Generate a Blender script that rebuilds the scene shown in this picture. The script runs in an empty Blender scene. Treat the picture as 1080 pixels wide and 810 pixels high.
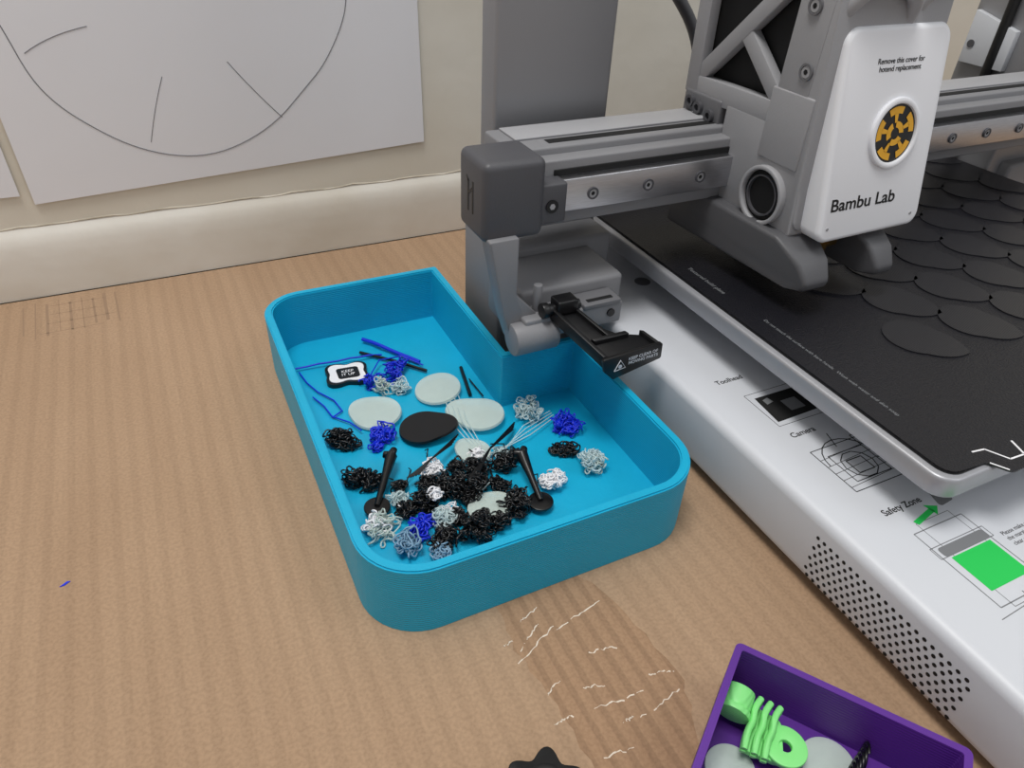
import bpy, bmesh, math, random
from mathutils import Vector, Matrix
S=0.007   # one modelling unit = 7 mm
random.seed(4)
SC=bpy.context.scene
try:
    SC.view_settings.view_transform='Standard'
except Exception: pass

# ------------------------------------------------------------ materials
def lin(c):
    return tuple(((v/255)/12.92 if v/255<=0.04045 else ((v/255+0.055)/1.055)**2.4) for v in c)+(1,)
def mat(name,rgb,rough=0.5,metal=0.0,var=0.0,vscale=40,bump=None,bstr=0.1,bscale=300,trans=0.0,rgb2=None,coat=0,stretch=None,sss=0,alpha=1):
    m=bpy.data.materials.new(name);m.use_nodes=True
    nt=m.node_tree;b=nt.nodes["Principled BSDF"];N=nt.nodes.new;K=nt.links.new
    c=lin(rgb);b.inputs["Base Color"].default_value=c
    b.inputs["Roughness"].default_value=rough;b.inputs["Metallic"].default_value=metal
    b.inputs["Transmission Weight"].default_value=trans
    b.inputs["Coat Weight"].default_value=coat
    b.inputs["Alpha"].default_value=alpha
    if sss:
        b.inputs["Subsurface Weight"].default_value=sss;b.inputs["Subsurface Radius"].default_value=(.003,.003,.003)
    tc=N("ShaderNodeTexCoord");mp=N("ShaderNodeMapping");K(tc.outputs["Object"],mp.inputs["Vector"])
    if stretch: mp.inputs["Scale"].default_value=stretch
    if var or rgb2:
        n=N("ShaderNodeTexNoise");n.inputs["Scale"].default_value=vscale;n.inputs["Detail"].default_value=6
        K(mp.outputs[0],n.inputs["Vector"])
        r=N("ShaderNodeValToRGB");K(n.outputs["Fac"],r.inputs[0])
        c2=lin(rgb2) if rgb2 else tuple(x*(1-var) for x in c[:3])+(1,)
        r.color_ramp.elements[0].position=0.35;r.color_ramp.elements[1].position=0.65
        r.color_ramp.elements[0].color=c2;r.color_ramp.elements[1].color=c
        K(r.outputs[0],b.inputs["Base Color"])
    if bump:
        bp=N("ShaderNodeBump");bp.inputs["Strength"].default_value=bstr;bp.inputs["Distance"].default_value=0.001
        if bump=='noise':
            t=N("ShaderNodeTexNoise");t.inputs["Scale"].default_value=bscale;t.inputs["Detail"].default_value=3;o=t.outputs["Fac"]
        elif bump=='vor':
            t=N("ShaderNodeTexVoronoi");t.inputs["Scale"].default_value=bscale;o=t.outputs["Distance"]
        else:
            t=N("ShaderNodeTexWave");t.inputs["Scale"].default_value=bscale;t.bands_direction=bump;o=t.outputs["Fac"]
            t.inputs["Distortion"].default_value=0.3
        K(mp.outputs[0],t.inputs["Vector"]);K(o,bp.inputs["Height"]);K(bp.outputs[0],b.inputs["Normal"])
    return m
M={}
M['cyan']=mat("cyan_pla",(10,172,212),0.42,var=0.06,vscale=60,bump='Z',bstr=0.3,bscale=330)
M['wall']=mat("wall_paint",(234,229,217),0.75,vscale=7,rgb2=(222,215,199),bump='noise',bstr=.4,bscale=60)
M['trim']=mat("trim_paint",(232,228,219),0.65,vscale=16,rgb2=(220,213,200),bump='noise',bstr=.5,bscale=50)
M['grime']=mat("grime",(180,170,152),0.9,vscale=60,rgb2=(214,206,190))
M['paper']=mat("paper",(240,240,244),0.85,var=0.03,vscale=5,bump='noise',bstr=.5,bscale=12)
M['pencil']=mat("pencil",(125,125,130),0.8)
M['grey']=mat("grey_plastic",(132,132,135),0.5,bump='noise',bstr=.08,bscale=1500)
M['headg']=mat("toolhead_grey",(158,158,161),0.48,bump='noise',bstr=.08,bscale=1500)
M['tower']=mat("tower_alu",(148,148,151),0.42,metal=0.25,bump='noise',bstr=.06,bscale=2500)
M['mid']=mat("mid_grey",(108,108,111),0.48,bump='noise',bstr=.08,bscale=1500)
M['foot']=mat("duct_grey",(86,86,89),0.48,bump='noise',bstr=.08,bscale=1500)
M['dark']=mat("dark_grey",(80,80,84),0.45,bump='noise',bstr=.08,bscale=1500)
M['lgrey']=mat("light_grey",(165,165,168),0.45)
M['rail']=mat("rail_steel",(205,205,209),0.32,metal=1,var=0.15,vscale=200,stretch=(1,1,30))
M['black']=mat("black_plastic",(16,16,18),0.38)
M['hole_shade']=mat("recess_shade",(10,10,12),0.7)  # near-black colour standing in for shade inside holes, slots and gaps
M['white']=mat("white_plastic",(240,241,245),0.38)
M['basew']=mat("base_white",(208,211,217),0.42)
M['plate']=mat("textured_plate",(21,21,27),0.36,bump='vor',bstr=.25,bscale=1500)
M['petal']=mat("printed_petal",(33,33,37),0.36,bump='X',bstr=.12,bscale=300)
M['silver']=mat("bed_frame",(168,169,174),0.4,metal=.4)
M['ink']=mat("ink_black",(20,20,20),0.7)
M['inkg']=mat("ink_grey",(120,122,125),0.7)
M['green']=mat("label_green",(30,200,85),0.6)
M['orange']=mat("orange",(232,172,40),0.4)
M['brass']=mat("brass",(150,120,70),0.35,metal=1)
M['purple']=mat("purple_pla",(92,40,146),0.45,bump='Z',bstr=.2,bscale=300,var=.1)
M['lime']=mat("green_pla",(136,232,134),0.45,bump='Z',bstr=.15,bscale=300)
M['sblack']=mat("scrap_black",(12,12,14),0.3)
M['sblue']=mat("scrap_blue",(22,50,215),0.35)
M['swhite']=mat("scrap_white",(242,242,245),0.4)
M['sclear']=mat("scrap_clear",(225,243,244),0.2,trans=.3,alpha=.65)
M['milky']=mat("milky_translucent",(222,236,228),0.32,trans=.05,bump='noise',bstr=.4,bscale=260,alpha=.62,var=.08,vscale=90)
M['sgrey']=mat("scrap_greyblue",(130,165,190),0.4)
M['floor']=mat("floor_mat",(120,110,100),0.7,var=.1)
M['desk']=mat("desk_wood",(150,120,90),0.5,var=.2)
M['tear']=mat("tear_white",(226,213,196),0.9)
M['cline']=mat("print_brown",(150,124,100),0.9)

def cardboard(name,ca,cb_,wsc,wcol,wb):
    m=bpy.data.materials.new(name);m.use_nodes=True
    nt=m.node_tree;b=nt.nodes["Principled BSDF"];N=nt.nodes.new;K=nt.links.new
    b.inputs["Roughness"].default_value=0.8
    tc=N("ShaderNodeTexCoord")
    n1=N("ShaderNodeTexNoise");n1.inputs["Scale"].default_value=5;n1.inputs["Detail"].default_value=8
    n2=N("ShaderNodeTexNoise");n2.inputs["Scale"].default_value=900;n2.inputs["Detail"].default_value=6
    mp=N("ShaderNodeMapping");mp.inputs["Scale"].default_value=(1,.12,1)
    n4=N("ShaderNodeTexNoise");n4.inputs["Scale"].default_value=70;n4.inputs["Detail"].default_value=4
    w=N("ShaderNodeTexWave");w.bands_direction='X';w.inputs["Scale"].default_value=wsc;w.inputs["Distortion"].default_value=1.0;w.inputs["Detail Scale"].default_value=2;w.inputs["Detail"].default_value=2
    K(tc.outputs["Object"],n1.inputs["Vector"]);K(tc.outputs["Object"],n2.inputs["Vector"]);K(tc.outputs["Object"],mp.inputs[0]);K(mp.outputs[0],w.inputs["Vector"]);K(mp.outputs[0],n4.inputs["Vector"])
    r=N("ShaderNodeValToRGB");K(n1.outputs["Fac"],r.inputs[0])
    r.color_ramp.elements[0].position=.3;r.color_ramp.elements[0].color=lin(ca)
    r.color_ramp.elements[1].position=.7;r.color_ramp.elements[1].color=lin(cb_)
    def ramp(src,lo,v):
        q=N("ShaderNodeValToRGB");K(src,q.inputs[0]);q.color_ramp.elements[0].position=lo;q.color_ramp.elements[0].color=(v,v*.97,v*.94,1);q.color_ramp.elements[1].position=lo+.25;return q.outputs[0]
    cur=r.outputs[0]
    for src,lo,v,f in ((n2.outputs["Fac"],.36,.68,.5),(n4.outputs["Fac"],.38,.86,.4),(w.outputs["Fac"],.2,.6,wcol)):
        mx=N("ShaderNodeMixRGB");mx.blend_type='MULTIPLY';mx.inputs[0].default_value=f
        K(cur,mx.inputs[1]);K(ramp(src,lo,v),mx.inputs[2]);cur=mx.outputs[0]
    K(cur,b.inputs["Base Color"])
    bp=N("ShaderNodeBump");bp.inputs["Strength"].default_value=wb;bp.inputs["Distance"].default_value=.0008
    K(w.outputs["Fac"],bp.inputs["Height"]);K(bp.outputs[0],b.inputs["Normal"])
    return m
M['card']=cardboard("cardboard",(170,140,111),(184,154,125),44,.17,.15)
M['cardtorn']=cardboard("cardboard_torn",(162,128,98),(176,143,112),60,.4,.35)

# ------------------------------------------------------------ builders
def link(o,parent=None):
    SC.collection.objects.link(o)
    if parent: o.parent=parent
    return o
def empty(name,parent=None):
    return link(bpy.data.objects.new(name,None),parent)
def finish(bm,name,m,parent,ang=0.6,smooth=True):
    bmesh.ops.recalc_face_normals(bm,faces=bm.faces)
    for f in bm.faces: f.smooth=smooth
    bmesh.ops.scale(bm,vec=(S,S,S),verts=bm.verts)
    me=bpy.data.meshes.new(name);bm.to_mesh(me);bm.free()
    if smooth: me.set_sharp_from_angle(angle=ang)
    for mm in (m if isinstance(m,list) else [m]): me.materials.append(M[mm])
    return link(bpy.data.objects.new(name,me),parent)
def bevel(bm,w,seg=3,ang=0.5):
    if w<=0: return
    es=[e for e in bm.edges if len(e.link_faces)==2 and e.calc_face_angle(0)>ang]
    bmesh.ops.bevel(bm,geom=es,offset=w,segments=seg,affect='EDGES',profile=.5,clamp_overlap=True)
def rbox(name,x0,x1,y0,y1,z0,z1,m,parent=None,bv=0.1,seg=3):
    bm=bmesh.new();bmesh.ops.create_cube(bm,size=1)
    for v in bm.verts:
        v.co=Vector(((x0+x1)/2+v.co.x*(x1-x0),(y0+y1)/2+v.co.y*(y1-y0),(z0+z1)/2+v.co.z*(z1-z0)))
    bevel(bm,bv,seg);return finish(bm,name,m,parent)
def prism(name,pts,plane,a,b,m,parent=None,bv=0.0,seg=2,ang=0.5,fn=None):
    def P(p,t): return {'xy':(p[0],p[1],t),'xz':(p[0],t,p[1]),'yz':(t,p[0],p[1])}[plane]
    bm=bmesh.new();v0=[bm.verts.new(P(p,a)) for p in pts];v1=[bm.verts.new(P(p,b)) for p in pts]
    bm.faces.new(v0);bm.faces.new(v1[::-1]);n=len(pts)
    for i in range(n): bm.faces.new((v0[i],v0[(i+1)%n],v1[(i+1)%n],v1[i]))
    bmesh.ops.recalc_face_normals(bm,faces=bm.faces)
    bevel(bm,bv,seg,ang)
    if fn:
        for v in bm.verts: v.co=fn(v.co)
    return finish(bm,name,m,parent)
def rpoly(pts,rad,seg=8):
    out=[];n=len(pts)
    for i in range(n):
        p=Vector(pts[i]);a=Vector(pts[i-1]);b=Vector(pts[(i+1)%n]);r=rad[i] if isinstance(rad,(list,tuple)) else rad
        if r<=0: out.append(tuple(p));continue
        da=(a-p).normalized();db=(b-p).normalized();th=da.angle(db);d=r/math.tan(th/2)
        c=p+(da+db).normalized()*(r/math.sin(th/2))
        s=p+da*d-c;e=p+db*d-c
        a0=math.atan2(s.y,s.x);a1=math.atan2(e.y,e.x);dd=(a1-a0+math.pi)%(2*math.pi)-math.pi
        for k in range(seg+1):
            t=a0+dd*k/seg;out.append((c.x+r*math.cos(t),c.y+r*math.sin(t)))
    return out
def cyl(name,p0,p1,r,m,parent=None,r2=None,seg=40,bv=0,inner=None):
    p0=Vector(p0);p1=Vector(p1);d=p1-p0;bm=bmesh.new();r2=r if r2 is None else r2
    q=d.to_track_quat('Z','Y')
    def ring(z,rr): return [bm.verts.new(p0+q@Vector((rr*math.cos(2*math.pi*i/seg),rr*math.sin(2*math.pi*i/seg),z))) for i in range(seg)]
    def bridge(A,B):
        for i in range(seg): bm.faces.new((A[i],A[(i+1)%seg],B[(i+1)%seg],B[i]))
    A=ring(0,r);B=ring(d.length,r2);bridge(A,B)
    if inner:
        C=ring(d.length,inner);D=ring(0,inner);bridge(B,C);bridge(C,D);bridge(D,A)
    else:
        bm.faces.new(A);bm.faces.new(B)
    bmesh.ops.recalc_face_normals(bm,faces=bm.faces)
    bevel(bm,bv,2,0.7)
    return finish(bm,name,m,parent)
def tubes(name,paths,mats,parent=None,res=2,cyclic=False,kind='POLY'):
    cu=bpy.data.curves.new(name,'CURVE');cu.dimensions='3D';cu.bevel_depth=S;cu.bevel_resolution=res;cu.use_fill_caps=True;cu.resolution_u=4
    for mm in mats: cu.materials.append(M[mm])
    for pts,r,mi in paths:
        sp=cu.splines.new(kind);sp.points.add(len(pts)-1)
        for i,p in enumerate(pts):
            sp.points[i].co=(p[0]*S,p[1]*S,p[2]*S,1);sp.points[i].radius=r[i] if isinstance(r,list) else r
        sp.material_index=mi;sp.use_smooth=True
        if kind=='NURBS': sp.use_endpoint_u=True;sp.order_u=3
    return link(bpy.data.objects.new(name,cu),parent)
def text(name,body,loc,rot,size,m,parent,align='LEFT',ext=0.004,bold=0,sp=1,sx=1):
    cu=bpy.data.curves.new(name,'FONT');cu.body=body;cu.size=size*S;cu.extrude=ext*S;cu.align_x=align;cu.offset=bold*S;cu.space_character=sp
    cu.materials.append(M[m]);o=bpy.data.objects.new(name,cu);o.location=Vector(loc)*S;o.rotation_euler=rot;o.scale=(sx,1,1)
    return link(o,parent)
def flat(name,polys,z,m,parent,t=0.01):
    bm=bmesh.new()
    for pts in polys:
        v0=[bm.verts.new((p[0],p[1],z)) for p in pts];v1=[bm.verts.new((p[0],p[1],z+t)) for p in pts]
        bm.faces.new(v0);bm.faces.new(v1);n=len(pts)
        for i in range(n): bm.faces.new((v0[i],v0[(i+1)%n],v1[(i+1)%n],v1[i]))
    return finish(bm,name,m,parent,smooth=False)
def seg2(a,b,w):
    a=Vector(a);b=Vector(b);d=(b-a).normalized();n=Vector((-d.y,d.x))*w/2
    return [tuple(a+n),tuple(b+n),tuple(b-n),tuple(a-n)]
def rect(x0,y0,x1,y1,w):
    return [seg2((x0,y0),(x1,y0),w),seg2((x1,y0),(x1,y1),w),seg2((x1,y1),(x0,y1),w),seg2((x0,y1),(x0,y0),w)]

# ------------------------------------------------------------ room
rbox("floor",-150,250,-150,120,-111,-108,'floor',None,0)
rbox("wall_back",-150,250,57.5,62,-108,150,'wall',None,0)
tb=empty("baseboard_back")
prism("board",[(56.85,0.02),(57.6,0.02),(57.6,5.25),(57.48,5.2),(57.38,5.0),(57.2,4.75),(57.05,4.4),(56.93,3.9),(56.87,3.0),(56.85,1.5)],'yz',-149,249,'trim',tb)
gp=[]
for i in range(120): gp.append((-40+i*1.0,57.47,5.2+.06*math.sin(i*1.3)+random.uniform(-.05,.05)))
tubes("caulk_line",[(gp,.06,0)],['grime'],tb,res=1)
desk=empty("desk")
rbox("desk_top",-60,110,-40,57.3,-4.4,-0.42,'desk',desk,.3)
for i,(lx,ly) in enumerate([(-57,-37),(107,-37),(-57,54),(107,54)]):
    rbox("leg_%d"%i,lx-2.5,lx+2.5,ly-2.5,ly+2.5,-108,-4.4,'desk',desk,.2)
cb=empty("cardboard_sheet")
rbox("sheet",-50,105,-30,56.75,-0.42,0,'card',cb,.05)
def jag(pts,k=4,a=.18):
    out=[]
    for i in range(len(pts)):
        p=pts[i];q=pts[(i+1)%len(pts)]
        for j in range(k):
            t=j/k;out.append((p[0]+(q[0]-p[0])*t+random.uniform(-a,a),p[1]+(q[1]-p[1])*t+random.uniform(-a,a)))
    return out
flat("torn_patch",[jag([(9.3,18.9),(13.6,18.9),(14.6,15.5),(15.0,11.7),(13.6,9.0),(11.5,7.5),(9.6,8.5),(9.6,12.5),(9.1,16)],6,.12)],0.0,'cardtorn',cb,.004)
gl=[]
for k in range(9): gl.append(seg2((-11.3+k*.75,55.6+random.uniform(-.5,.5)),(-11.1+k*.75,50.8+random.uniform(-.3,.9)),random.uniform(.05,.3)))
for k in range(4): gl.append(seg2((-11.4+random.uniform(0,2),55.2-k*1.3),(-6+random.uniform(-1,1),55.2-k*1.3),.06))
flat("printed_grid",gl,0.0,'cline',cb,.003)
tears=[]
def tear(a,b,w=.05):
    n=14;P=[];oy=0
    for i in range(n+1):
        t=i/n;oy=oy*.6+random.uniform(-.07,.07);P.append((a[0]+(b[0]-a[0])*t+random.uniform(-.04,.04),a[1]+(b[1]-a[1])*t+oy))
    for i in range(n):
        if random.random()<.15: continue
        tears.append(seg2(P[i],P[i+1],w*random.uniform(.25,1.4)))
for a,b in [((8.9,15.4),(11.2,16.4)),((9.3,15.9),(10.6,16.7)),((11.2,16.2),(13.8,16.6)),((9.4,13.6),(10.2,13.9)),((10.9,12.2),(13.2,12.0)),((12.2,11.1),(14.6,11.5)),((9.1,12.4),(9.9,12.3)),((9.9,17.2),(11,17.6)),((11.6,11.3),(12.2,11.3)),((12,14.6),(13.2,14.3)),((8.7,16.3),(9.2,16.5)),((10.1,10.4),(11.5,10.2)),((10.9,13.2),(11.8,13.0)),((13.8,12.6),(14.9,12.3))]:
    tear(a,b)
flat("tear_lines",tears,0.004,'tear',cb,.01)
flat("blue_speck",[[(-8.6,27.5),(-8.3,27.7),(-8.15,27.66),(-8.4,27.5)]],0.0,'sblue',cb,.04)

# papers on the wall
def sheet(name,pts):
    e=empty(name);prism("paper",pts,'xz',57.3,57.34,'paper',e);return e
pa=sheet("drawing_paper",[(-8.5,6.8),(20.3,8.2),(19.6,49),(-9.5,47.6)])
cp=[(-8,22),(-6.9,18.5),(-6.3,15.1),(-5.2,13.2),(-3.5,11.6),(-1.6,10.2),(.8,9.2),(3.5,8.9),(6.2,9.6),(8.8,11),(10.9,13),(12.4,14.4),(13.4,15.8),(14.3,17.4),(14.8,18.9),(15,21.5)]
Y=57.3
tubes("pencil_drawing",[([(a,Y,b) for a,b in cp],.036,0),([(-6.1,Y,16.5),(-4.5,Y,17.5),(-2.2,Y,17.9)],.03,0),([(1.5,Y,14.6),(.5,Y,12.5),(-.2,Y,10.3)],.027,0),([(5.9,Y,15.3),(7.2,Y,13.4),(9.1,Y,11.2)],.03,0)],['pencil'],pa,kind='NURBS',res=1)
sheet("drawing_paper",[(-38,7.9),(-9.2,7.5),(-9.8,48),(-38,48.5)])

# ------------------------------------------------------------ waste bin
bn=empty("scrap_tray")
ox=[(3.7,18.4),(20.9,18.4),(20.9,31.9),(16.0,31.9),(16.0,43.6),(3.7,43.6)]
t=.5
ix=[(3.7+t,18.4+t),(20.9-t,18.4+t),(20.9-t,31.9-t),(16.0-t,31.9-t),(16.0-t,43.6-t),(3.7+t,43.6-t)]
O=rpoly(ox,[2.9,2.9,.15,.05,.15,2.6],10);I=rpoly(ix,[2.4,2.4,.05,.15,.05,2.1],10)
bm=bmesh.new();H=4.05;fl=.3
def ring(P,z): return [bm.verts.new((p[0],p[1],z)) for p in P]
a=ring(O,0.0);b=ring(O,H);c=ring(I,H);d=ring(I,fl);n=len(O)
for A,B in ((a,b),(b,c),(c,d)):
    for i in range(n): bm.faces.new((A[i],A[(i+1)%n],B[(i+1)%n],B[i]))
f1=bm.faces.new(a);f2=bm.faces.new(d)
bmesh.ops.recalc_face_normals(bm,faces=bm.faces)
es=[e for e in bm.edges if abs(e.verts[0].co.z-H)<1e-4 and abs(e.verts[1].co.z-H)<1e-4 and e.calc_face_angle(0)>.5]
bmesh.ops.bevel(bm,geom=es,offset=.08,segments=2,affect='EDGES')
finish(bm,"tray_body",'cyan',bn,ang=.5)

# ------------------------------------------------------------ scraps
sp=empty("filament_scraps")
paths=[]
ML=['sblack','sblue','swhite','sclear','sgrey','milky']
def clump(x,y,r,mi,k=1,th=.046,flat_=.75,z=None):
    for j in range(k):
        z0=(fl+r*flat_*.8+.05) if z is None else z
        c=Vector((x,y,z0));o=Vector((random.gauss(0,.35),random.gauss(0,.35),random.gauss(0,.3)*flat_))*r
        pts=[];N=random.randint(60,120)
        ax=Vector((random.gauss(0,1),random.gauss(0,1),random.gauss(0,1))).normalized()
        p=o.copy();dirv=Vector((random.gauss(0,1),random.gauss(0,1),random.gauss(0,.6))).normalized()
        kt=random.uniform(.35,.85);lim=1.1 if j%3 else 1.6
        for i in range(N):
            turn=Vector((random.gauss(0,1),random.gauss(0,1),random.gauss(0,1)))*.35
            dirv=(dirv+ax.cross(dirv)*kt+turn*.5-p*(.3/r)*max(0,p.length/r-.35)).normalized()
            p=p+dirv*.115
            q=Vector((p.x,p.y,p.z*flat_))
            if q.length>r*lim: p*=.92
            if random.random()<.08: ax=Vector((random.gauss(0,1),random.gauss(0,1),random.gauss(0,1))).normalized()
            w=c+q;w.z=max(w.z,fl+th);pts.append(w)
        paths.append((pts,th*random.uniform(.85,1.15),mi))
for x,y,r,mi,k in [(5.6,31.9,.6,0,10),(6.0,31.4,.5,0,6),(5.7,28.3,.65,0,10),(6.3,27.9,.55,0,8),(8.0,31.3,.65,1,9),(7.4,30.7,.4,1,3),(18.1,28.0,.75,1,12),(18.5,27.5,.5,1,4),(17.4,26,.45,0,7),(16.8,26.2,.35,0,5),(17.9,24.5,.85,3,8),(18.0,24.3,.7,5,4),(16.6,29.9,.95,3,9),
    (9.0,36.5,.7,1,3),(10.9,37.4,.6,1,4),(10.2,36.6,.6,1,3),(9.4,35.6,.7,5,4),(10.5,35.3,.5,3,4),(9.6,27.5,.55,2,7),(9.7,25.9,.75,0,11),(8.4,25.3,.7,0,10),(10.6,24.9,.7,0,10),(11.8,26.4,.7,0,10),(13.5,26.3,.65,0,9),
    (15.2,23.9,.65,2,8),(15.5,24.3,.5,2,3),(12.4,23.0,.75,0,12),(12.9,23.7,.5,0,7),(9.9,22.4,.8,0,13),(10.6,23.0,.5,0,7),(5.9,24.4,.75,5,7),(5.6,24.8,.55,2,5),(6.6,22.9,.7,4,6),(7.4,23.7,.5,1,7),(7.9,24.1,.4,1,4),(8.9,23.8,.6,3,6),(8.0,21.9,.5,4,4),(8.1,22.2,.45,0,6),
    (7.3,26.2,.5,3,4),(12.3,27.6,.4,2,3),(12.4,25.0,.5,0,8),(7.3,25.2,.5,0,8),(8.6,22.8,.5,0,8),(13.7,27.2,.4,3,3),(10.9,27.2,.5,0,7),(7.6,27.0,.35,0,4),(11.3,22.6,.5,0,8),(9.4,24.3,.4,2,3),(14.4,26.8,.4,0,5),(9.0,26.7,.5,0,7),(11.4,25.6,.5,0,7),(9.6,23.7,.4,0,6)]:
    clump(x,y,r,mi,k)
for x,y,r,mi,k in [(10.2,25.5,.5,0,6),(8.9,25.1,.35,2,3),(11.2,25.0,.4,0,4)]:
    clump(x,y,r,mi,k,z=1.3)
def strand(pts,th,mi): paths.append(([Vector(p) for p in pts],th,mi))
def wig(a,b,z,n=10,amp=.3):
    return [(a[0]+(b[0]-a[0])*i/n+random.uniform(-amp,amp)*.5,a[1]+(b[1]-a[1])*i/n+random.uniform(-amp,amp)*.5,z+random.uniform(0,.15)) for i in range(n+1)]
strand(wig((4.9,39.9),(10.4,39.4),.5,8,.15),.06,1)
strand(wig((9.8,41.6),(12.5,37.6),.5,6,.1),.13,1)
strand([(5.0,39.5,.45),(5.2,38.2,.45),(5.6,37,.45),(6.3,35.8,.45),(6.5,34.6,.45),(5.8,34.2,.45)],.05,1)
strand([(5.2,36.6,.45),(5.6,35.4,.5),(5.8,34.3,.45),(6.6,33.3,.5),(7.0,32.2,.6)],.05,1)
strand([(8.5,36.6,.5),(10,38.4,.8),(11.6,38.6,.6),(12.6,37.2,.5)],.05,1)
strand([(8.6,36.0,.5),(10.6,36.4,.8),(12.0,38.2,.6)],.05,1)
strand([(9.2,40.2,.5),(11.0,38.3,.55),(12.6,36.5,.5)],.1,0)
strand([(14.8,36.0,.5),(14.2,33.0,.5)],.12,0)
strand([(14.8,34.6,.5),(14.9,32.6,.5)],.05,0)
for q in range(5):
    o=q*.16
    strand([(8.0+o,27.0,1.0),(9.6,27.6,1.3),(11.2+o,28.6+o,1.0)],.05,0)
for q in range(6):
    o=q*.11
    strand([(10.6+o,25.2,1.2),(12.8,27.0,1.4),(15.0+o*.7,28.6+o,.8)],.06,0)
for q in range(4):
    o=q*.3
    strand([(13+o,27.4,.5),(15.8,27.9+o,.7),(18.0,28.9+o*.7,.6)],.035,3)
    strand([(12.6+o*.3,27.0,.5),(12.0+o,30.5,.8),(12.6+o,33.4,.6)],.035,3)
for q in range(16):
    x=random.uniform(6.5,14.5);y=random.uniform(22.5,29);a_=random.uniform(0,6.28);l=random.uniform(.5,1.5)
    strand([(x,y,.5),(x+l*.5*math.cos(a_),y+l*.5*math.sin(a_),.9),(x+l*math.cos(a_+.4),y+l*math.sin(a_+.4),.5)],.04,random.choice([0,0,0,2,3]))
tubes("filament_tangles",paths,ML,sp,res=1)
def pick(name,x,y,r,rot,m,z=.45,h=.14,tip=1.35,tilt=0):
    P=[]
    for i in range(64):
        a=2*math.pi*i/64;rr=r*(1+(tip-1)*max(0,math.cos(a))**5)
        P.append((rr*math.cos(a),rr*math.sin(a)*.97))
    bm=bmesh.new();v0=[bm.verts.new((p[0],p[1],0)) for p in P];v1=[bm.verts.new((p[0]*.97,p[1]*.97,h)) for p in P]
    bm.faces.new(v0);bm.faces.new(v1)
    for i in range(64): bm.faces.new((v0[i],v0[(i+1)%64],v1[(i+1)%64],v1[i]))
    bmesh.ops.transform(bm,matrix=Matrix.Translation((x,y,z))@Matrix.Rotation(tilt,4,'Y')@Matrix.Rotation(rot,4,'Z'),verts=bm.verts)
    return finish(bm,name,m,sp)
pick("milky_disc_1",12.5,34.2,1.5,.9,'milky',z=.6,tip=1.05,tilt=-.1)
pick("milky_disc_2",8.3,33.4,1.5,2.2,'milky',z=.55,tip=1.3,tilt=-.1)
pick("milky_disc_3",13.9,30.7,1.45,2.3,'milky',z=.7,tip=1.6,tilt=-.1)
pick("black_disc",10.3,30.9,1.4,-.3,'sblack',z=.7,tip=1.5,tilt=-.12)
pick("milky_disc_4",11.2,23.6,1.1,.3,'milky',z=.6,tip=1.3)
pick("milky_disc_5",12.3,28.0,1.0,2.0,'milky',z=.5,tip=1.3)
def pin(n,top,foot):
    tubes(n,[([top,((top[0]+foot[0])/2,(top[1]+foot[1])/2,(top[2]+foot[2])/2),foot],[.34,.2,.16],0),([(top[0]-.35,top[1]+.25,top[2]),top,(top[0]+.3,top[1]+.35,top[2]+.1)],[.2,.3,.18],0)],['sblack'],sp,res=3)
    cyl(n+"_disc",(foot[0],foot[1],foot[2]-.18),(foot[0],foot[1],foot[2]-.02),.68,'sblack',sp,bv=.05)
pin("pin_a",(7.7,28.7,1.3),(6.0,25.9,.8));pin("pin_b",(14.2,25.8,1.5),(13.9,22.9,.8))
def lob(s,cx=7.75,cy=38.1,rot=-.15):
    P=[]
    for i in range(64):
        a=2*math.pi*i/64;r=(1.0+.16*math.cos(4*a+math.pi))*(1+.1*math.cos(2*a))*s
        x=r*math.cos(a);y=r*math.sin(a)*.95;P.append((cx+x*math.cos(rot)-y*math.sin(rot),cy+x*math.sin(rot)+y*math.cos(rot)))
    return P
prism("tag_base",lob(1.35),'xy',.32,.6,'sblack',sp)
prism("tag_face",lob(1.15),'xy',.6,.65,'swhite',sp)
prism("tag_panel",rpoly([(7.1,37.5),(8.45,37.35),(8.55,38.5),(7.15,38.65)],.2,4),'xy',.65,.68,'sblack',sp)
text("tag_text","KEEP\nIT UP",(7.8,38.05,.69),(0,0,-.1),.36,'swhite',sp,'CENTER')

# ------------------------------------------------------------ printer
pr=empty("desktop_3d_printer")
rbox("base_body",23.2,67,1.0,50,.5,4.4,'basew',pr,.55,5)
rbox("base_skid",24.2,66,2.0,49,.02,.6,'black',pr,.05)
bm=bmesh.new()
rows=8;cols=21
for r in range(rows):
    for c_ in range(cols):
        yy=5.7+c_*.385+(r%2)*.19;zz=.95+r*.335
        g=bmesh.ops.create_circle(bm,cap_ends=True,segments=10,radius=.1)
        bmesh.ops.transform(bm,matrix=Matrix.Translation((23.19,yy,zz))@Matrix.Rotation(math.pi/2,4,'Y'),verts=g['verts'])
finish(bm,"vent_shade_discs",'hole_shade',pr,smooth=False)  # flat dark discs on the side wall; vent shade is painted, nothing is cut
zt=4.4
for nme,s,x,y,sz in [("label_toolhead","Toolhead",25.3,23.8,.48),("label_camera","Camera",26.0,18.6,.5),("label_safety","Safety Zone",26.0,12.7,.5),("label_note","Please make sure\nthe margin area is\nclear of objects.",30.0,9.7,.3)]:
    text(nme,s,(x,y,zt+.005),(0,0,0),sz,'ink',pr,ext=.003,bold=.008 if sz>.4 else 0)
L=rect(26.0,19.6,29.8,22.4,.03)
L+=[[(26.2,19.9),(29.3,20.0),(29.3,22.0),(26.4,22.0)]]
flat("diagram_toolhead",L,zt,'ink',pr,.006)
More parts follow.
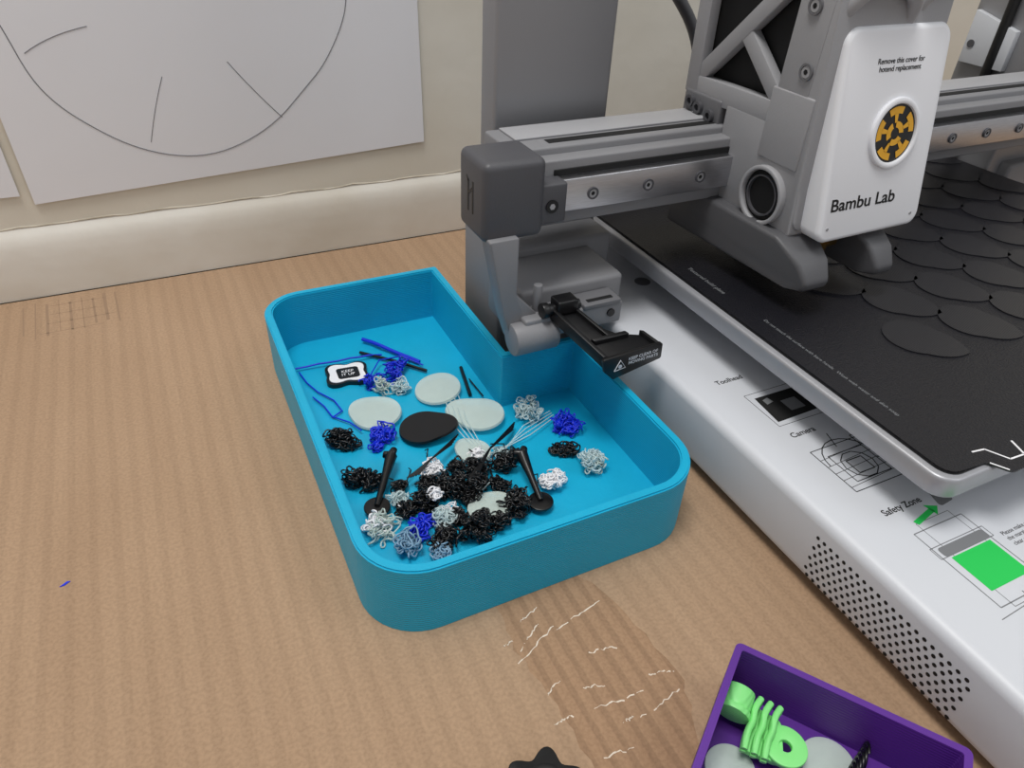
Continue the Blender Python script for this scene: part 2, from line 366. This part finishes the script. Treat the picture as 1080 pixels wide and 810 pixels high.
flat("diagram_toolhead_light",[[(27.6,20.4),(28.6,20.4),(28.6,21.3),(27.6,21.3)],[(29.0,20.9),(30.0,20.6),(30.0,21.6),(29.2,21.6)],[(26.7,21.3),(27.2,21.4),(27.1,21.8),(26.7,21.7)]],zt+.006,'inkg',pr,.006)
L=rect(26.0,14.4,29.6,17.4,.05)+rect(26.6,14.9,28.9,16.8,.05)+rect(27.2,15.3,28.2,16.2,.06)+rect(28.9,15.8,31.0,17.6,.05)
for k in range(5): L.append(seg2((26.0,14.7+k*.5),(29.6,14.9+k*.5),.03))
L+=[seg2((27.6,17.2),(27.9,18.2),.05)]
flat("diagram_camera",L,zt,'ink',pr,.006)
tubes("diagram_camera_arc",[([(27.7+.9*math.cos(a/10*6.283),15.8+.9*math.sin(a/10*6.283),zt) for a in range(11)],.03,0),([(27.7+1.5*math.cos(a/10*3.14),16.2+1.5*math.sin(a/10*3.14),zt) for a in range(11)],.03,0)],['ink'],pr,res=0)
L=rect(26.3,7.2,29.4,11.4,.05)+rect(26.9,7.0,29.0,11.8,.03)+rect(26.2,9.9,29.6,10.5,.04)+[seg2((25.8,6.8),(29.9,7.0),.04),seg2((27.8,5.2),(27.9,7.4),.05)]
flat("diagram_zone",L,zt,'inkg',pr,.006)
flat("green_zone",[[(26.7,7.9),(29.2,7.9),(29.2,9.8),(26.7,9.8)],[(27.0,11.7),(28.4,12.0),(28.3,12.25),(26.9,11.95)],[(28.35,11.8),(28.8,12.2),(28.2,12.5)],[(27.4,5.2),(29,5.2),(29,5.6),(27.4,5.6)]],zt+.007,'green',pr,.006)
flat("zone_icon",[rpoly([(28.9,12.1),(29.9,12.2),(30.0,12.9),(29.2,13.1)],.15,4),rpoly([(26.5,9.9),(29.4,9.9),(29.4,10.4),(26.5,10.4)],.15,4)],zt+.007,'inkg',pr,.006)
cyl("base_port",(28.2,35.6,zt-.05),(28.2,35.6,zt+.03),.55,'mid',pr)
# bed
zb=7.6
prism("bed_frame",rpoly([(26.55,11.2),(64.2,11.2),(64.2,48.9),(26.55,48.9)],[1.0,1,1,1],6),'xy',6.35,7.45,'silver',pr,.18,3)
prism("bed_pad",rpoly([(26.95,11.5),(63.9,11.5),(63.9,48.6),(26.95,48.6)],.8,6),'xy',7.4,7.52,'black',pr)
prism("build_plate",rpoly([(27.0,11.6),(29.2,11.5),(29.7,10.6),(61,10.6),(61.6,11.5),(63.8,11.6),(63.8,48.5),(27.0,48.5)],[.7,.3,.4,.4,.3,.7,.7,.7],5),'xy',7.52,7.6,'plate',pr)
rbox("bed_carriage",38,53,18,42,5.2,6.4,'dark',pr,.2)
for i,xx in enumerate((40,51)): rbox("bed_rail_%d"%i,xx-.8,xx+.8,3,48,4.3,5.2,'rail',pr,.05)
flat("plate_marks",[seg2((29.2,12.2),(29.9,12.1),.08),seg2((29.9,12.1),(30.4,11.2),.08),seg2((30.4,11.2),(32.5,11.1),.08),seg2((29.3,11.4),(29.7,10.75),.08),seg2((31.2,10.9),(31.6,12.0),.1)],zb,'swhite',pr,.01)
text("plate_text","Textured build plate",(28.0,31.2,zb+.003),(0,0,-math.pi/2),.42,'inkg',pr,ext=.003)
text("plate_text_small","Do not touch the surface with bare hands.  Wash with water and dish soap",(28.2,24.5,zb+.003),(0,0,-math.pi/2),.3,'inkg',pr,ext=.003)
bm=bmesh.new()
for r in range(7):
    for c_ in range(7):
        cx=34.8+c_*4.5+(r%2)*2.25;cy=19.9+r*3.5
        if cx>62 or cy>46: continue
        if c_==0 and r>4: continue
        P=[]
        for i in range(48):
            a=2*math.pi*i/48
            if a>math.pi: a-=2*math.pi
            rr=1.68*(1+.62*max(0,1-abs(a)/1.05)**1.15)
            x_,y_=rr*math.cos(a),rr*math.sin(a);ra=-1.0
            P.append((cx+x_*math.cos(ra)-y_*math.sin(ra),cy+x_*math.sin(ra)+y_*math.cos(ra)))
        v0=[bm.verts.new((p[0],p[1],zb)) for p in P];v1=[bm.verts.new((p[0],p[1],zb+.07)) for p in P]
        bm.faces.new(v1)
        for i in range(48): bm.faces.new((v0[i],v0[(i+1)%48],v1[(i+1)%48],v1[i]))
finish(bm,"printed_petals",'petal',pr,ang=.4)
# towers
rbox("tower_left",17.7,25.3,38,40,4,45,'tower',pr,.25)
rbox("tower_left_foot",17.3,25.2,35.6,41.5,.02,8.6,'grey',pr,.35)
rbox("tower_right",64.5,73,37,43.5,4,45,'tower',pr,.25)
rbox("tower_right_foot",66,73,36,43,.02,8,'grey',pr,.35)
cyl("tower_right_leadscrew",(64.0,40.2,8),(64.0,40.2,44),.42,'black',pr)
prism("tower_right_bracket",[(39,15),(43,15),(43,19),(39,18)],'yz',63.9,64.5,'basew',pr,.05)
cyl("tower_right_screw",(63.8,42.4,16.5),(63.9,42.4,16.5),.3,'dark',pr)
# gantry beam
rbox("beam_core",16.6,72,33.2,36.9,12.2,15.5,'grey',pr,.15)
rbox("beam_top_plate",17.4,72,34.6,36.7,15.5,15.62,'lgrey',pr,.04)
rbox("beam_top_slot",19,71,33.75,34.35,15.45,15.53,'hole_shade',pr,.02)
rbox("beam_front_lip",16.9,72,32.3,33.3,11.5,15.1,'grey',pr,.12)
rbox("beam_shadow_gap",18.6,72,32.2,32.35,14.25,14.6,'hole_shade',pr,.02)
rbox("linear_rail",18.9,72,31.75,32.35,12.4,14.2,'rail',pr,.06)
rbox("rail_end_block",15.9,18.9,31.2,32.6,12.1,14.3,'dark',pr,.15)
for i in range(15):
    xx=20.8+i*3.62
    if 30<xx<39: continue
    cyl("rail_screw_%d"%i,(xx,31.78,13.25),(xx,31.66,13.25),.34,'dark',pr,inner=.24,seg=24)
    cyl("rail_screw_head_%d"%i,(xx,31.78,13.25),(xx,31.70,13.25),.24,'lgrey',pr,seg=24)
    cyl("rail_screw_hex_%d"%i,(xx,31.72,13.25),(xx,31.69,13.25),.12,'hole_shade',pr,seg=6)
cyl("end_screw",(18.0,31.25,13.1),(18.0,31.12,13.1),.36,'black',pr,seg=24)
cyl("end_screw_hex",(18.0,31.15,13.1),(18.0,31.1,13.1),.17,'lgrey',pr,seg=6)
rbox("beam_end_cap",14.0,17.5,31.0,34.3,11.6,15.8,'dark',pr,.4,4)
for i,sg in enumerate([((33.0,12.8),(33.0,14.5)),((32.9,13.8),(32.5,14.1)),((32.4,14.5),(32.4,12.8)),((33.2,14.6),(32.9,14.4))]):
    prism("cap_logo_%d"%i,seg2(sg[0],sg[1],.14),'yz',13.975,14.02,'black',pr)
# wiper arm
prism("wiper_arm",rpoly([(14.2,11.9),(15.9,11.9),(15.9,8.5),(17.3,7.0),(17.2,5.3),(15.9,4.9),(15.2,7.2)],[.1,.1,.3,.3,.3,.6,.5],4),'xz',30.6,31.9,'grey',pr,.08)
cyl("wiper_barrel",(15.5,30.3,5.9),(18.2,30.3,5.9),.95,'grey',pr,bv=.12)
rbox("wiper_bracket",16.2,22.6,30.0,31.6,5.7,7.1,'grey',pr,.15)
rbox("wiper_bracket_top",19.9,22.4,29.9,31.4,7.0,7.35,'mid',pr,.08)
rbox("wiper_bracket_slot",20.3,22.0,30.2,30.5,7.33,7.38,'hole_shade',pr,.02)
rbox("wiper_mount",16.6,23.5,31.5,36,4.6,8.0,'grey',pr,.3)
cyl("wiper_peg",(17.4,31.0,7.0),(17.4,31.0,8.7),.26,'grey',pr,bv=.05)
def flapfn(p):
    k=(30.3-p.y)/4.4
    return Vector((p.x+k*.7,p.y,p.z-k*1.15))
prism("wiper_flap",rpoly([(17.6,30.5),(19.1,30.5),(19.4,28.6),(20.3,27.6),(21.6,27.1),(21.9,25.95),(18.3,25.95),(18.0,28)],[.4,.4,.3,.3,.3,.2,.2,.4],4),'xy',7.25,7.4,'black',pr,.03,fn=flapfn)
prism("wiper_flap_rib_l",[(17.65,30.4),(17.9,30.4),(18.45,26),(18.2,26)],'xy',7.0,7.7,'black',pr,.03,fn=flapfn)
prism("wiper_flap_rib_r",[(21.4,27.2),(21.6,27.1),(21.9,26),(21.7,26)],'xy',7.0,7.7,'black',pr,.03,fn=flapfn)
prism("wiper_flap_mid",[(18.9,30.4),(19.1,30.4),(19.7,27.2),(19.5,27.2)],'xy',7.2,7.65,'black',pr,.03,fn=flapfn)
prism("wiper_flap_step",[(18.4,27.4),(20.6,27.4),(20.7,27.15),(18.5,27.15)],'xy',7.3,7.7,'black',pr,.05,fn=flapfn)
prism("wiper_sign",rpoly([(18.7,6.55),(22.5,6.75),(22.55,5.75),(19.5,5.1),(18.9,5.7)],.12,3),'xz',25.75,25.98,'black',pr,.02)
cyl("wiper_pivot",(17.5,30.1,7.5),(19.6,30.1,7.5),.3,'black',pr)
cyl("wiper_pivot_nut",(17.2,30.1,7.5),(17.6,30.1,7.5),.45,'black',pr,bv=.05)
rbox("wiper_hinge",18.0,19.3,29.6,30.6,7.3,8.1,'black',pr,.1)
cyl("wiper_screw",(21.8,30.0,6.5),(21.8,29.9,6.5),.25,'black',pr,seg=20)
text("sign_text","KEEP CLEAR OF\nMOVING PARTS",(20.35,25.74,6.15),(math.pi/2,-.06,0),.27,'basew',pr,ext=.003,bold=.005)
tubes("sign_icon",[([(19.5,25.74,5.65),(20.2,25.74,5.75),(19.82,25.74,6.3),(19.5,25.74,5.65)],.03,0)],['basew'],pr,res=1)
cyl("sign_icon_dot",(19.85,25.76,5.88),(19.85,25.73,5.88),.12,'basew',pr,seg=12)

# toolhead
X0,X1=30.2,38.5
th=empty("toolhead",pr)
prism("head_body",rpoly([(26.2,11.4),(33.2,11.2),(33.2,16.8),(29,16.8),(29,26),(27.2,26)],[.3,.5,.2,.3,.3,.2],4),'yz',X0+.05,X1-.4,'headg',th,.12)
rbox("head_carriage",X0+.4,X1-.6,31.5,37.0,11.6,16.8,'dark',th,.2)
rbox("head_core",X0+.9,X1-.4,28.5,36.6,16.8,26,'hole_shade',th,.1)
kx=[0]
def bar(n,a,b,w):
    kx[0]+=.03
    prism(n,seg2(a,b,w),'yz',X0+kx[0]-.03,X0+.75,'headg',th,.08)
bar("truss_front",(28.6,16.6),(28.3,26),2.2)
bar("truss_rear",(36.6,16.6),(36.7,26),1.1)
bar("truss_bottom",(28.2,17.2),(37.0,17.0),1.3)
bar("truss_diag_a",(36.3,17.6),(29.2,24.6),.9)
bar("truss_diag_b",(33.0,20.6),(29.0,17.4),.9)
bar("truss_top",(28.2,24.6),(37.0,24.6),.9)
rbox("truss_roof",X0,X1-.2,28,37.2,25.6,26.4,'lgrey',th,.1)
rbox("head_side_panel",X0-.06,X0+.2,26.9,29.9,14.9,18.6,'headg',th,.1)
for i,(yy,zz) in enumerate([(27.9,19.7),(28.4,22.6)]):
    cyl("side_screw_ring_%d"%i,(X0,yy,zz),(X0-.15,yy,zz),.42,'mid',th,inner=.3,seg=28)
    cyl("side_screw_%d"%i,(X0+.1,yy,zz),(X0-.12,yy,zz),.28,'lgrey',th,seg=24)
    cyl("side_screw_hex_%d"%i,(X0+.1,yy,zz),(X0-.13,yy,zz),.14,'hole_shade',th,seg=6)
for i,(yy,zz) in enumerate([(36.2,16.2),(35.4,16.0),(34.3,15.8)]):
    cyl("rear_screw_%d"%i,(X0,yy,zz),(X0-.3,yy,zz),.36,'dark',th,seg=24,inner=.2)
rbox("rear_block",X0-.05,X0+.8,33.6,37,15.3,16.8,'mid',th,.15)
cyl("fan_duct_ring",(X0+.1,28.7,13.0),(X0-.35,28.7,13.0),1.65,'lgrey',th,inner=1.42,bv=.06)
cyl("fan_duct_dark",(X0+.1,28.7,13.0),(X0-.02,28.7,13.0),1.45,'hole_shade',th)
cyl("fan_duct_inner",(X0+.1,28.7,13.0),(X0-.2,28.7,13.0),1.15,'dark',th,inner=1.05)
ZB,ZT=11.5,21.9;SL=.19;XC=30.85
def fy(z): return 24.75+(z-ZB)*SL
def cfn(p): return Vector((p.x,p.y+fy(p.z) if p.y<1 else p.y+fy(p.z)-(p.z-ZB)*.06,p.z))
prism("front_cover",rpoly([(XC,ZB),(X1+.2,ZB+.1),(X1-.1,ZT),(XC+.1,ZT)],[.7,.8,.9,.8],8),'xz',0,1.7,'white',th,.28,4,fn=cfn)
prism("cover_backing",rpoly([(X0+.1,ZB+.3),(X1-.1,ZB+.3),(X1-.3,ZT-.1),(X0+.1,ZT-.1)],.6,6),'xz',1.3,2.6,'headg',th,.1,2,fn=cfn)
la=math.atan(SL);R=math.pi/2-la
nrm=Vector((0,-math.cos(la),math.sin(la)));ux=Vector((1,0,0));uz=Vector((0,math.sin(la),math.cos(la)))
c0=Vector((35.3,fy(16.8),16.8))
cyl("badge_ring",c0-nrm*.1,c0+nrm*.2,1.8,'white',th,inner=1.48,bv=.1,seg=56)
cyl("badge_dark",c0-nrm*.1,c0+nrm*.06,1.5,'black',th,seg=48)
bm=bmesh.new()
def ann(r0,r1,a0,a1,n=8):
    A=[];B=[]
    for i in range(n+1):
        a=a0+(a1-a0)*i/n
        for L_,r in ((A,r0),(B,r1)):
            L_.append(bm.verts.new(c0+nrm*.085+(ux*math.cos(a)+uz*math.sin(a))*r))
    for i in range(n): bm.faces.new((A[i],A[i+1],B[i+1],B[i]))
for i in range(5):
    a=i*2*math.pi/5;ann(1.0,1.36,a,a+.85);ann(.55,1.05,a+.28,a+.56,3)
for i in range(3):
    a=i*2*math.pi/3;ann(.3,.62,a,a+1.6)
bm2=finish(bm,"badge_pattern",'orange',th,smooth=False)
text("brand_text","Bambu Lab",(31.5,fy(13.2)-.012,13.2),(R,0,0),.94,'ink',th,ext=.006,bold=.014,sx=1.16)
text("cover_text","Remove this cover for\nhotend replacement",(34.9,fy(20.2)-.012,20.2),(R,0,0),.37,'ink',th,'CENTER',ext=.006,bold=.002)
for i,(xx,zz) in enumerate([(31.5,12.3),(37.9,12.3)]):
    cyl("cover_dot_%d"%i,(xx,fy(zz)+.05,zz),(xx,fy(zz)-.03,zz),.09,'lgrey',th,seg=12)
def foot(n,x0,x1):
    bm=bmesh.new()
    prof=[(35.6,8.9,1.15),(35.6,10.4,1.1),(33,11.6,1),(26.4,11.6,1),(24.6,10.6,.75),(23.9,9.6,.6),(24.1,9.1,.55),(25.2,8.9,.8)]
    cx=(x0+x1)/2;hw=(x1-x0)/2
    l=[bm.verts.new((cx-hw*k,y,z)) for y,z,k in prof];r=[bm.verts.new((cx+hw*k,y,z)) for y,z,k in prof]
    bm.faces.new(l);bm.faces.new(r);m_=len(prof)
    for i in range(m_): bm.faces.new((l[i],l[(i+1)%m_],r[(i+1)%m_],r[i]))
    bmesh.ops.recalc_face_normals(bm,faces=bm.faces);bevel(bm,.3,3,.5);finish(bm,n,'foot',th,ang=.8)
foot("duct_foot_left",29.4,32.5);foot("duct_foot_right",35.0,37.4)
cyl("heat_block",(33.6,27.3,10.4),(33.6,27.3,11.6),.9,'dark',th)
cyl("nozzle",(33.4,26.6,9.3),(33.4,26.6,10.6),.2,'brass',th,r2=.5)
rbox("nozzle_silicone",32.7,34.4,26.2,27.6,10.3,11.3,'brass',th,.15)
tubes("top_cable",[([(30.9,27.6,22.0),(31.0,26.9,23.2),(32.2,26.5,23.9),(34.0,26.5,23.6),(35.2,26.8,22.9),(35.4,27.4,21.8)],.42,0),([(35.9,27.6,21.8),(35.9,26.9,23.4),(37.4,26.6,24.2),(38.6,27,23.6)],.36,0)],['lgrey'],th,res=5,kind='NURBS')
tubes("rear_cable",[([(33,46,23),(34.4,45.6,21),(36.6,45.3,18.6),(37.6,45,16),(38.0,45,13),(38.2,45,5)],.42,0)],['dark'],pr,res=5,kind='NURBS')
rbox("rear_housing",28,60,43.5,50,4.4,10.6,'dark',pr,.4)

# ------------------------------------------------------------ purple box + contents
pb=empty("purple_storage_box")
A=Vector((16.4,11.0));Ld=Vector((.569,-.823));Wd=Vector((-.823,-.569));LL=8.5;WW=6.6;PH=3.0
def Q(u,v): p=A+Ld*u+Wd*v;return (p.x,p.y)
Oo=rpoly([Q(0,0),Q(LL,0),Q(LL,WW),Q(0,WW)],.25,4);Ii=rpoly([Q(.28,.28),Q(LL-.28,.28),Q(LL-.28,WW-.28),Q(.28,WW-.28)],.1,4)
bm=bmesh.new()
a=ring(Oo,0);b=ring(Oo,PH);c=ring(Ii,PH);d=ring(Ii,.3);n=len(Oo)
for P_,B in ((a,b),(b,c),(c,d)):
    for i in range(n): bm.faces.new((P_[i],P_[(i+1)%n],B[(i+1)%n],B[i]))
bm.faces.new(a);bm.faces.new(d)
finish(bm,"box_body",'purple',pb)
gc=empty("green_plastic_clip")
def G(u,v,z): q=Q(u,v);return (q[0],q[1],z)
cyl("roller",G(.72,1.0,1.6),G(.72,1.9,1.4),.6,'lime',gc,bv=.06)
cyl("roller_rim",G(.72,1.8,1.42),G(.72,2.05,1.37),.68,'lime',gc,bv=.05)
for i in range(3):
    u=1.4+i*.38
    tubes("clip_rib_%d"%i,[([G(u+.15,.9,1.5),G(u,1.4,1.55),G(u+.12,1.9,1.4),G(u,2.5,1.45),G(u+.1,3.1,1.3)],.13,0),([G(u+.15,.9,1.25),G(u,1.4,1.3),G(u+.12,1.9,1.15),G(u,2.5,1.2),G(u+.1,3.1,1.05)],.13,0)],['lime'],gc,res=3,kind='NURBS')
prism("clip_base",rpoly([Q(1.3,1.0),Q(2.5,1.1),Q(3.0,2.8),Q(1.4,3.0)],.3,4),'xy',.75,1.05,'lime',gc,.05)
q=Q(2.85,2.1);cyl("clip_eye",(q[0],q[1],.95),(q[0],q[1],1.2),.82,'lime',gc,inner=.24,bv=.05)
dc=empty("translucent_disc")
q=Q(4.5,1.5);cyl("disc",(q[0],q[1],.32),(q[0],q[1],.5),1.05,'milky',dc,bv=.04)
q=Q(1.3,3.6);cyl("disc_small",(q[0],q[1],.32),(q[0],q[1],.5),.95,'milky',dc,bv=.04)
bs=empty("black_filament_coil")
pp=[]
for i in range(160):
    s=i/159;a_=s*46;q=Q(5.1+.5*s,2.4-1.7*s);pp.append((q[0]+.35*math.cos(a_),q[1]+.3*math.cos(a_),.98+.4*math.sin(a_)))
tubes("coil",[(pp,.07,0)],['sblack'],bs,res=1)
kn=empty("black_star_knob")
P=[]
for i in range(72):
    a_=2*math.pi*i/72;r=1.35+.22*math.cos(6*a_);P.append((7.3+r*math.cos(a_),9.9+r*math.sin(a_)))
prism("knob_body",P,'xy',.02,1.1,'black',kn,.06,2,.9)
cyl("knob_hub",(7.3,9.9,1.0),(7.3,9.9,1.5),.75,'black',kn,inner=.4,bv=.05)

# ------------------------------------------------------------ camera
cd=bpy.data.cameras.new("camera");co=bpy.data.objects.new("camera",cd);SC.collection.objects.link(co)
r_=Vector((.9004,-.4334,.0399));u_=Vector((.2291,.5499,.8032));b_=Vector((-.37,-.714,.5944))
mw=Matrix((( r_.x,u_.x,b_.x,0),(r_.y,u_.y,b_.y,0),(r_.z,u_.z,b_.z,28*S),(0,0,0,1)))
co.matrix_world=mw
cd.sensor_width=36;cd.lens=760/1080*36;cd.clip_start=.005;cd.clip_end=50
SC.camera=co
# ------------------------------------------------------------ light
def area(n,loc,tgt,size,power,col,size_y=None):
    l=bpy.data.lights.new(n,'AREA');l.energy=power;l.size=size;l.color=col
    if size_y: l.shape='RECTANGLE';l.size_y=size_y
    o=bpy.data.objects.new(n,l);SC.collection.objects.link(o);o.location=loc
    o.rotation_euler=(Vector(tgt)-Vector(loc)).to_track_quat('-Z','Y').to_euler();return o
area("ceiling_light",(-.15,.12,1.5),(.1,.3,0),.5,14,(1,.985,.96))
area("right_light",(.9,-.5,1.2),(.2,.2,0),.6,3.2,(.93,.965,1))  # weak cool area lamp, high on the right; no window is built
w=bpy.data.worlds.new("world");SC.world=w;w.use_nodes=True
w.node_tree.nodes["Background"].inputs[0].default_value=(.98,.985,1,1);w.node_tree.nodes["Background"].inputs[1].default_value=.38
